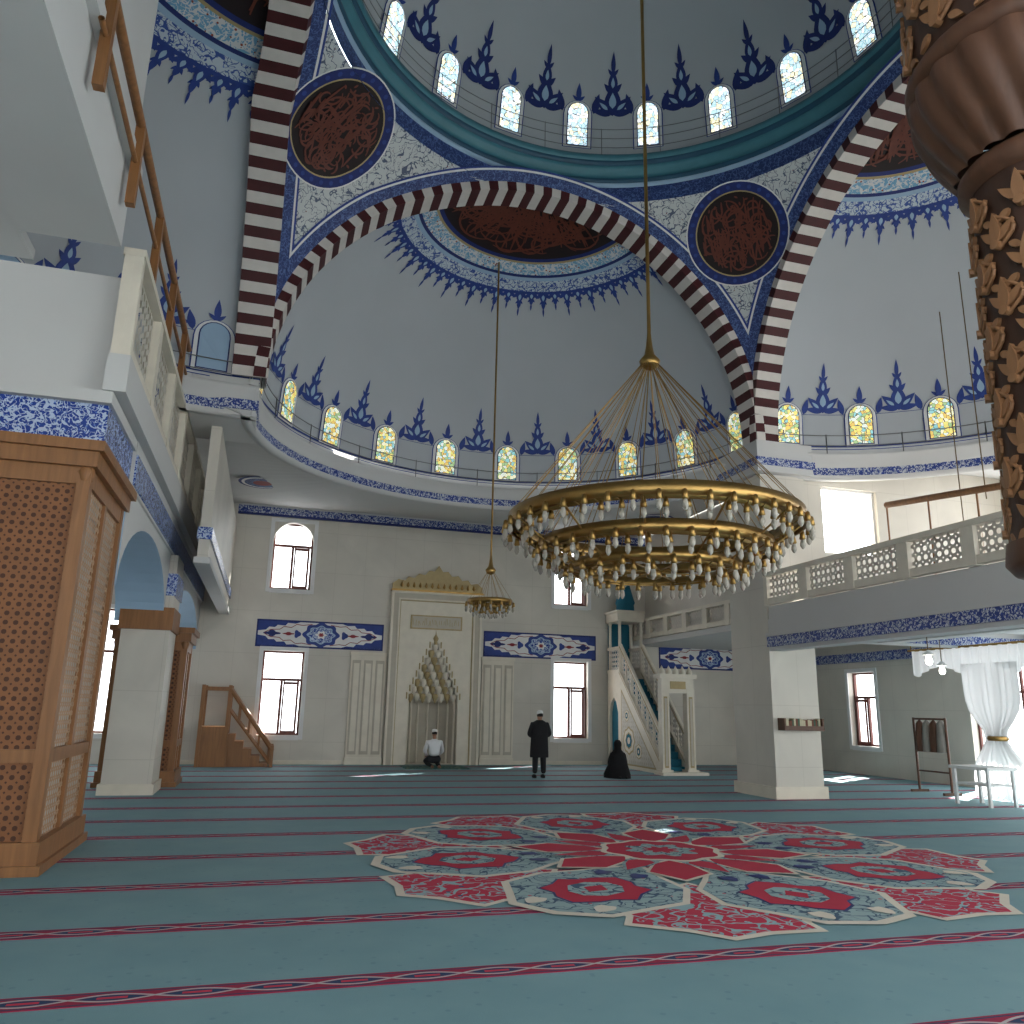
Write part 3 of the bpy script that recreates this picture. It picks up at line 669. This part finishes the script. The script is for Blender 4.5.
mb=MB('wall_left_gallery'); mb.box(-1.5,-1.3,16.6,D-.01,4.5,7.2,'wall'); mb.box(-1.55,-1.25,16.55,D-.02,4.38,4.5,'plaster'); mb.box(-1.54,-1.26,16.56,D-.02,4.86,5.1,'tile'); mb.build()
mb=MB('dome_corbel.001'); mb.box(-1.9,-.65,15.8,17.6,7.22,7.99,'plaster'); mb.box(-1.91,-.61,15.76,17.64,7.34,7.54,'tilelt'); mb.build()
mb=MB('wall_left_upper'); mb.box(-3.2,-2.1,-2.9,9.6,7.0,12.5,'plaster'); mb.box(-3.3,-2.0,-2.9,9.66,7.9,8.1,'plaster'); mb.box(-7.6,-3.2,-2.9,10.3,7.02,7.15,'plaster'); mb.build()
mb=MB('wall_left'); wallh(mb,byz(-8.1,-7.7),-2.9,D,0,8.1,[(13.5,15,.8,3.2),(18.5,20,.8,3.2),(22,23.5,.8,3.2),(18.5,20,6,7.6),(22,23.5,6,7.6)],'wall'); mb.build()
mb=MB('wooden_handrail.001')
for z,r in((8.35,.055),(7.85,.03)): mb.tube((-1.98,7.,z),(-1.98,15.6,z),r,'wood',8)
for k in range(5): mb.box(-2.03,-1.93,7.2+k*1.9,7.3+k*1.9,7.3,8.35,'wood')
mb.build()
def cabinet(name,x0,x1,y0,y1,zt):
    root=empty(name); mb=MB('body'); t=.14
    for x in(x0,x1-t):
        for y in(y0,y1-t): mb.box(x,x+t,y,y+t,0.05,zt-.25,'wood')
    mb.box(x0-.04,x1+.04,y0-.04,y1+.04,0.02,.32,'wood'); mb.box(x0-.08,x1+.08,y0-.08,y1+.08,.0,.1,'wood')
    mb.box(x0+.01,x1-.01,y0+.01,y1-.01,zt-.5,zt-.3,'wood'); mb.box(x0-.06,x1+.06,y0-.06,y1+.06,zt-.3,zt-.12,'wood'); mb.box(x0-.12,x1+.12,y0-.12,y1+.12,zt-.12,zt,'wood')
    zm=.32+(zt-.8)*.22
    mb.box(x0+.02,x1-.02,y0+.01,y0+.1,zm-.07,zm+.07,'wood'); mb.box(x1-.1,x1-.01,y0+.02,y1-.02,zm-.07,zm+.07,'wood')
    mb.box(x1-.1,x1-.015,(y0+y1)/2-.06,(y0+y1)/2+.06,.3,zt-.4,'wood')
    nx=max(1,round((x1-x0)/1.2))
    for k in range(1,nx): mb.box(x0+(x1-x0)*k/nx-.06,x0+(x1-x0)*k/nx+.06,y0+.015,y0+.1,.3,zt-.4,'wood')
    for x in(x1-.07,x0+.07): mb.lathe((x,y0+.07,zt-.45),[(.0,-.1),(.08,0),(.1,.1),(.07,.2)],'wood',10)
    mb.build(root)
    mb=MB('lattice_screens'); mb.face([(x1-.05,y0,.3),(x1-.05,y1,.3),(x1-.05,y1,zt-.4),(x1-.05,y0,zt-.4)],'woodlat_yz'); mb.face([(x0,y0+.05,.3),(x1,y0+.05,.3),(x1,y0+.05,zt-.4),(x0,y0+.05,zt-.4)],'woodlat_xz'); mb.build(root)
cabinet('lattice_cabinet',-4.7,-2.12,9.9,12.15,4.64); cabinet('lattice_cabinet.001',-3.2,-1.72,19.3,20.6,3.35)
mb=MB('wooden_pulpit_stair')
mb.box(-1.7,-.95,25.0,26.1,0,1.1,'wood')
for i in range(5): mb.box(-.95+i*.24,-.71+i*.24,25.1,26.0,0,1.1-.2*(i+1)+.0,'wood')
for y in(25.0,26.0):
    mb.tube((-.95,y,2.15),(.35,y,.45),.06,'wood',8); mb.tube((-.95,y,1.6),(.3,y,.1),.04,'wood',8)
    for k in range(5): mb.tube((-.95+.3*k,y,1.6-.36*k),(-.95+.3*k,y,2.15-.39*k),.03,'wood',6)
    mb.box(-1.0,-.9,y-.05,y+.05,0,2.25,'wood'); mb.box(-1.72,-1.62,y-.05,y+.05,0,2.25,'wood'); mb.box(-1.7,-.95,y-.04,y+.04,2.1,2.2,'wood'); mb.box(.28,.38,y-.05,y+.05,0,.6,'wood')
mb.build()
# ---------------------------------------------------------------- chandeliers
def chandelier(name,x,y,rings,hub,top,scale=1.,nw=16):
    root=empty(name); mb=MB('brass_frame'); lm=MB('glass_lamps')
    mb.tube((x,y,hub),(x,y,top),.03*scale,'gold',8)
    mb.lathe((x,y,hub-.25*scale),[(0,0),(.12*scale,.05*scale),(.16*scale,.15*scale),(.08*scale,.25*scale),(.05*scale,.4*scale),(.03*scale,.6*scale)],'gold',16)
    for ri,(r,z,hb,n) in enumerate(rings):
        mb.lathe((x,y,z),[(r,0),(r+.03,0),(r+.035,hb*.5),(r+.03,hb),(r,hb),(r-.01,hb*.5),(r,0)],'gold',72)
        mb.lathe((x,y,z),[(r-.2*scale,hb*.3),(r,hb*.3),(r,hb*.45),(r-.2*scale,hb*.45),(r-.2*scale,hb*.3)],'gold',72)
        mb.lathe((x,y,z),[(r-.2*scale,0),(r-.17*scale,0),(r-.17*scale,hb*.8),(r-.2*scale,hb*.8),(r-.2*scale,0)],'gold',72)
        for k in range(n):
            a=2*pi*(k+.5*(ri%2))/n; lx,ly=x+(r+.01)*cos(a),y+(r+.01)*sin(a)
            for dr,dz in((.08,-.04),(-.19,-.07)):
                px,py=x+(r+dr*scale)*cos(a+(.05 if dr<0 else 0)),y+(r+dr*scale)*sin(a+(.05 if dr<0 else 0))
                s=scale*.9
                mb.lathe((px,py,z+dz-.03*s),[(.0,.14*s),(.03*s,.12*s),(.05*s,0),(.02*s,-.02*s)],'gold',8)
                lm.lathe((px,py,z+dz-.2*s),[(0,0),(.02*s,.015*s),(.044*s,.06*s),(.042*s,.1*s),(.025*s,.17*s)],'glass',8)
                mb.tube((px,py,z+dz+.05*s),(lx,ly,z+hb*.4),.008*s,'gold',4)
        if ri<len(rings)-1:
            r2,z2,hb2,_=rings[ri+1]
            for k in range(12):
                a=2*pi*k/12; mb.tube((x+r*cos(a),y+r*sin(a),z+hb*.3),(x+r2*cos(a),y+r2*sin(a),z2+hb2*.5),.015*scale,'gold',6)
    for k in range(nw):
        a=2*pi*(k+.5)/nw; r,z,hb,_=rings[0]
        mb.tube((x,y,hub),(x+r*cos(a),y+r*sin(a),z+hb),.004*scale+.002,'gold',5)
        if k%2==0 and len(rings)>1:
            r,z,hb,_=rings[1]; mb.tube((x,y,hub-.1),(x+r*cos(a),y+r*sin(a),z+hb),.004*scale+.002,'gold',5)
    r,z,hb,_=rings[-1]
    for k in range(8):
        a=2*pi*k/8; mb.tube((x,y,z+.02),(x+r*cos(a),y+r*sin(a),z+.02),.012*scale,'gold',5)
    mb.lathe((x,y,z-.1*scale),[(0,0),(.1*scale,.04*scale),(.12*scale,.12*scale),(.03*scale,.2*scale)],'gold',12)
    mb.build(root); lm.build(root)
chandelier('chandelier',XC-.04,YC,[(2.06,4.27,.18,44),(1.62,3.92,.16,34),(1.18,3.66,.12,24)],7.0,19.9,1.,28)
chandelier('chandelier.001',4.85,18.2,[(.5,4.12,.1,14),(.32,4.0,.08,8)],5.0,13.05,.8,8)
mb=MB('lamp_cords')
for (x,y,z0,z1) in((13.6,13.,4.9,10.5),(14.4,11.6,5.2,10.7),(13.4,12.2,6.,11.)): mb.tube((x,y,z0),(x,y,z1),.012,'cord',5)
mb.build(hd2)
# ---------------------------------------------------------------- carved wooden column (right foreground)
mb=MB('carved_wooden_column'); cc=(2.98,2.26,0)
mb.lathe(cc,[(.26,0),(.26,.1),(.2,.16),(.2,2.2),(.2,2.3)],'plaster',32)
mb.lathe(cc,[(.2,2.29),(.27,2.3),(.30,2.34),(.29,2.42)],'woodd',40)
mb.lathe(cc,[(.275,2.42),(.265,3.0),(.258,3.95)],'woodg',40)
mb.lathe(cc,[(.26,3.95),(.305,3.98),(.305,4.03),(.28,4.06)],'woodd',40)
def relief(R0,z0,z1,step,nn,sc=1.):
    F=lambda a0:(lambda u,v,o:(cc[0]+(R0+o)*cos(a0+u/R0),cc[1]+(R0+o)*sin(a0+u/R0),v))
    row=0; z=z0
    while z+step<=z1+1e-6:
        for k in range(nn):
            a0=2*pi*(k+.5*(row%2))/nn; f=F(a0)
            shapes=[leafpts(0,z,0,.15*sc,.05*sc)]+[leafpts(0,z+.01*sc,sg*.75,.11*sc,.042*sc) for sg in(-1,1)]+[leafpts(sg*.045*sc,z-.015*sc,sg*2.2,.07*sc,.034*sc) for sg in(-1,1)]
            for i,pts in enumerate(shapes): mb.prism(pts,lambda u,v:f(u,v,.022-.003*i),lambda u,v:f(u,v,-.004),'woodc')
            cp=[(.0+.02*sc*cos(t),z-.005+.02*sc*sin(t)) for t in [2*pi*i/10 for i in range(10)]]
            mb.prism(cp,lambda u,v:f(u,v,.032),lambda u,v:f(u,v,-.004),'woodc')
            # stems linking the sprays
            st=[(.075*sc*sin(pi*i/6),z-.02+step*i/6) for i in range(7)]
            for i in range(6): mb.tube(f(st[i][0],st[i][1],.008),f(st[i+1][0],st[i+1][1],.008),.009*sc,'woodc',5)
        z+=step; row+=1
relief(.266,2.47,3.93,.145,8,.95)
rows=[]
for i in range(13):
    t=i/12; z=4.06+.42*t; r=.29+.15*sin(t*pi*.55)
    rows.append([(cc[0]+(r+.024*abs(sin(10*a+2*t)))*cos(a),cc[1]+(r+.024*abs(sin(10*a+2*t)))*sin(a),z) for a in [2*pi*j/120 for j in range(120)]])
mb.grid(rows,'woodd',True)
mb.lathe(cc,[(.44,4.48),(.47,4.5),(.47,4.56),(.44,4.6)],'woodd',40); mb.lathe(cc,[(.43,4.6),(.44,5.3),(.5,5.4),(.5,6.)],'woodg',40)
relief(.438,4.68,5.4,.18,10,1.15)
mb.build()
# ---------------------------------------------------------------- people
M['coat']=plain('coat_black',(26,26,30),.85,0,.2,6); M['trouser']=plain('trouser_dark',(38,38,44),.85); M['skin']=plain('skin',(178,134,110),.55,0,.08,6); M['shirt']=plain('shirt_white',(226,228,232),.8,0,.06,5)
M['cap']=plain('cap_white',(232,232,230),.8,0,.05,8); M['hair']=plain('hair_dark',(36,30,28),.8); M['shoe']=plain('socks_dark',(24,24,26),.8); M['robe']=plain('robe_black',(22,22,26),.9,0,.2,5)
def skin(name,joints,edges,mats,parent,sub=2):
    me=bpy.data.meshes.new(name); me.from_pydata([j[:3] for j in joints],edges and [tuple(e) for e in edges],[])
    o=bpy.data.objects.new(name,me); bpy.context.collection.objects.link(o); me.materials.append(M[mats]); o.parent=parent
    md_=o.modifiers.new('skin','SKIN'); md_.use_smooth_shade=True
    for i,j in enumerate(joints):
        sv=me.skin_vertices[0].data[i]; sv.radius=(j[3],j[4] if len(j)>4 else j[3]); sv.use_root=(i==0)
    ss=o.modifiers.new('sub','SUBSURF'); ss.levels=sub; ss.render_levels=sub
    return o
def head(parent,x,y,z,sc=1.,cap='cap',yaw=0.,face=True,hood=False):
    mb=MB('head')
    prof=[(.02,0),(.045,.012),(.058,.04),(.066,.08),(.072,.12),(.074,.15),(.068,.185),(.045,.212),(.0,.225)]
    rows=[]
    for r,zz in prof:
        rows.append([(x+sc*r*cos(a),y+sc*(r*1.22*sin(a)+(.012 if zz<.06 else -.008)),z+sc*zz) for a in [2*pi*j/20 for j in range(20)]])
    mb.grid(rows,'skin',True)
    mb.lathe((x,y-.015,z-.09),[(.06*sc,0),(.052*sc,.08),(.05*sc,.13)],'skin',14)
    mb.grid([[(x-.012,y+.075*sc,z+.075*sc),(x,y+.104*sc,z+.072*sc),(x+.012,y+.075*sc,z+.075*sc)],[(x-.006,y+.08*sc,z+.12*sc),(x,y+.088*sc,z+.12*sc),(x+.006,y+.08*sc,z+.12*sc)]],'skin')
    for sg in(-1,1):
        mb.lathe((x+sg*.03,y+.078*sc,z+.11*sc),[(0,-.008),(.011,0),(0,.008)],'hair',8)
        mb.grid([[(x+sg*(.068+.014*sin(t))*sc,y-.005+.022*cos(t*1.2)*sc-.01*k,z+(.11+.03*cos(t))*sc) for t in [pi*i/6 for i in range(7)]] for k in range(2)],'skin')
    mb.box(x-.02,x+.02,y+.072*sc,y+.08*sc,z+.045*sc,z+.051*sc,'hair')
    if not hood:
        rows=[]
        for r,zz in[(.0735,.09),(.078,.13),(.078,.15),(.074,.175)]:
            rows.append([(x+sc*r*cos(a),y+sc*(r*1.24*sin(a)-.01),z+sc*zz) for a in [pi*.9+pi*1.2*j/20 for j in range(21)]])
        mb.grid(rows,'hair')
        mb.lathe((x,y-.008,z+.145*sc),[(.079*sc,0),(.08*sc,.05*sc),(.07*sc,.085*sc),(.03*sc,.1*sc),(0,.102*sc)],cap,20,sy=1.2)
    mb.build(parent)
def hand(parent,p,d,s,mat='skin'):
    p=Vector(p); d=Vector(d).normalized(); side=Vector(s).normalized(); nrm=d.cross(side)
    J=[tuple(p)+(.026,.016),tuple(p+d*.045)+(.036,.016),tuple(p+d*.085)+(.036,.014)]; E=[(0,1),(1,2)]
    skin('palm',J,E,mat,parent,1)
    for k,l in enumerate((.066,.076,.072,.056)):
        b=p+d*.085+side*(-.03+.02*k); J=[tuple(b-d*.02)+(.009,),tuple(b+d*l*.5-nrm*.006)+(.0085,),tuple(b+d*l-nrm*.022)+(.0075,)]
        skin('finger_%d'%(k+1),J,[(0,1),(1,2)],mat,parent,1)
    b=p+d*.025-side*.03; skin('thumb',[tuple(b)+(.011,),tuple(b+d*.03-side*.022)+(.010,),tuple(b+d*.058-side*.026)+(.008,)],[(0,1),(1,2)],mat,parent,1)
x,y=7.12,21.2; man=empty('standing_man')
J=[(x,y,.93,.15,.11),(x,y,1.15,.16,.11),(x,y,1.33,.175,.115),(x,y-.01,1.42,.10,.08),(x,y-.01,1.47,.06,.06)]
E=[(0,1),(1,2),(2,3),(3,4)]
for sg in(-1,1):
    b=len(J); J+=[(x+sg*.2,y,1.36,.085,.085),(x+sg*.29,y+.0,1.1,.07,.07),(x+sg*.14,y+.2,1.05,.05,.05)]
    E+=[(2,b),(b,b+1),(b+1,b+2)]
    b=len(J); J+=[(x+sg*.1,y,.82,.10,.10),(x+sg*.11,y+.01,.47,.085,.085),(x+sg*.12,y,.1,.07,.07)]
    E+=[(0,b),(b,b+1),(b+1,b+2)]
skin('clothed_body',J,E,'coat',man)
mb=MB('long_coat'); rows=[]
for z,rx,ry in((.52,.25,.18),(.56,.255,.18),(.8,.245,.17),(1.0,.235,.16),(1.2,.245,.16),(1.35,.25,.15),(1.43,.17,.12),(1.48,.085,.075)):
    rows.append([(x+rx*cos(a)*(1+.02*sin(5*a)),y+ry*sin(a),z) for a in [2*pi*j/28 for j in range(28)]])
mb.grid(rows,'coat',True); mb.build(man)
mb=MB('shoes')
for sg in(-1,1): mb.lathe((x+sg*.12,y+.05,0),[(.05,0),(.056,.03),(.05,.07),(.02,.09),(0,.095)],'shoe',14,sy=2.3)
mb.build(man)
head(man,x,y+.0,1.475,1.05)
hand(man,(x-.1,y+.23,1.07),(1,.1,-.1),(0,0,-1)); hand(man,(x+.1,y+.25,1.08),(-1,.1,-.1),(0,0,1))
def kneel(name,x,y,top,legs,robe=False,s=1.,dz=0.):
    root=empty(name)
    J=[(x,y,.26*s,.17*s,.13*s),(x,y+.02,.42*s,.155*s,.115*s),(x,y+.05,.58*s,.17*s,.11*s),(x,y+.06,.68*s,.09*s,.07*s),(x,y+.065,.73*s,.055*s,.055*s)]
    E=[(0,1),(1,2),(2,3),(3,4)]
    for sg in(-1,1):
        b=len(J); J+=[(x+sg*.18*s,y+.05,.62*s,.07*s,.07*s),(x+sg*.24*s,y+.08,.4*s,.055*s,.055*s),(x+sg*.14*s,y+.3,.28*s,.04*s,.04*s)]
        E+=[(2,b),(b,b+1),(b+1,b+2)]
    skin('torso_and_arms',J,E,top,root)
    J=[(x,y-.02,.22*s,.15*s,.12*s)];E=[]
    for sg in(-1,1):
        b=len(J); J+=[(x+sg*.11*s,y+.08,.2*s,.095*s,.09*s),(x+sg*.15*s,y+.4*s,.13*s,.075*s,.07*s),(x+sg*.13*s,y+.1,.07*s,.06*s,.055*s),(x+sg*.1*s,y-.22*s,.055*s,.045*s,.04*s)]
        E+=[(0,b),(b,b+1),(b+1,b+2),(b+2,b+3)]
    skin('folded_legs',J,E,legs,root)
    for sg in(-1,1): hand(root,(x+sg*.14*s,y+.3,.27*s),(0,1,-.15),(sg,0,0))
    mb=MB('feet')
    for sg in(-1,1): mb.lathe((x+sg*.09*s,y-.28*s,.0),[(.03,0),(.045,.02),(.045,.05),(.02,.075),(0,.08)],'shoe' if robe else 'skin',12,sy=2.2)
    mb.build(root)
    if robe:
        mb=MB('robe'); rows=[]
        for z,rx,ry,cy in((.0,.36,.42,.08),(.1,.36,.4,.08),(.22,.33,.3,.05),(.35,.28,.22,.03),(.5,.255,.18,.04),(.62,.235,.15,.05),(.7,.15,.12,.05),(.76,.095,.09,.06)):
            rows.append([(x+s*rx*cos(a)*(1+.04*sin(7*a+z*5)),y+cy+s*ry*sin(a),z*s) for a in [2*pi*j/36 for j in range(36)]])
        mb.grid(rows,top,True)
        rows=[]
        for z,r in((.66,.15),(.74,.105),(.8,.1),(.88,.108),(.95,.1),(1.0,.06),(1.02,.0)):
            rows.append([(x+s*r*cos(a),y+.045+s*r*1.15*sin(a),z*s) for a in [pi*.72+pi*1.56*j/24 for j in range(25)]])
        mb.grid(rows,top); mb.build(root)
    head(root,x,y+.07,.75*s,1.,'cap',hood=robe)
    root.location=(0,0,dz)
    return root
kneel('kneeling_man',5.0,24.75,'shirt','trouser',False,1.14,.02); kneel('seated_woman',9.35,21.1,'robe','robe',True,.98)
# ---------------------------------------------------------------- lights
w=bpy.data.worlds.new('sky'); S.world=w; w.use_nodes=True; bg=w.node_tree.nodes['Background']; bg.inputs[0].default_value=(.95,.98,1,1); bg.inputs[1].default_value=4.9
sn=bpy.data.lights.new('sun','SUN'); sn.energy=30; sn.angle=.01; sn.color=(1,.96,.9); so=bpy.data.objects.new('sun',sn); bpy.context.collection.objects.link(so)
so.rotation_euler=Vector((-2.4,-1.5,-2.3)).to_track_quat('-Z','Y').to_euler()
# ---------------------------------------------------------------- camera
cam=bpy.data.cameras.new('camera'); co=bpy.data.objects.new('camera',cam); bpy.context.collection.objects.link(co); S.camera=co
cam.sensor_width=36; cam.lens=807.5343/1024*36; cam.clip_start=.05; cam.clip_end=300
th,ps,ro=radians(13.7088),radians(16.3586),radians(1.1993)
F=Vector((sin(ps)*cos(th),cos(ps)*cos(th),sin(th))); R=Vector((cos(ps),-sin(ps),0)); U=R.cross(F)
R2=R*cos(ro)+U*sin(ro); U2=-R*sin(ro)+U*cos(ro)
m=Matrix((R2,U2,-F)).transposed().to_4x4(); m.translation=Vector((0,0,H)); co.matrix_world=m
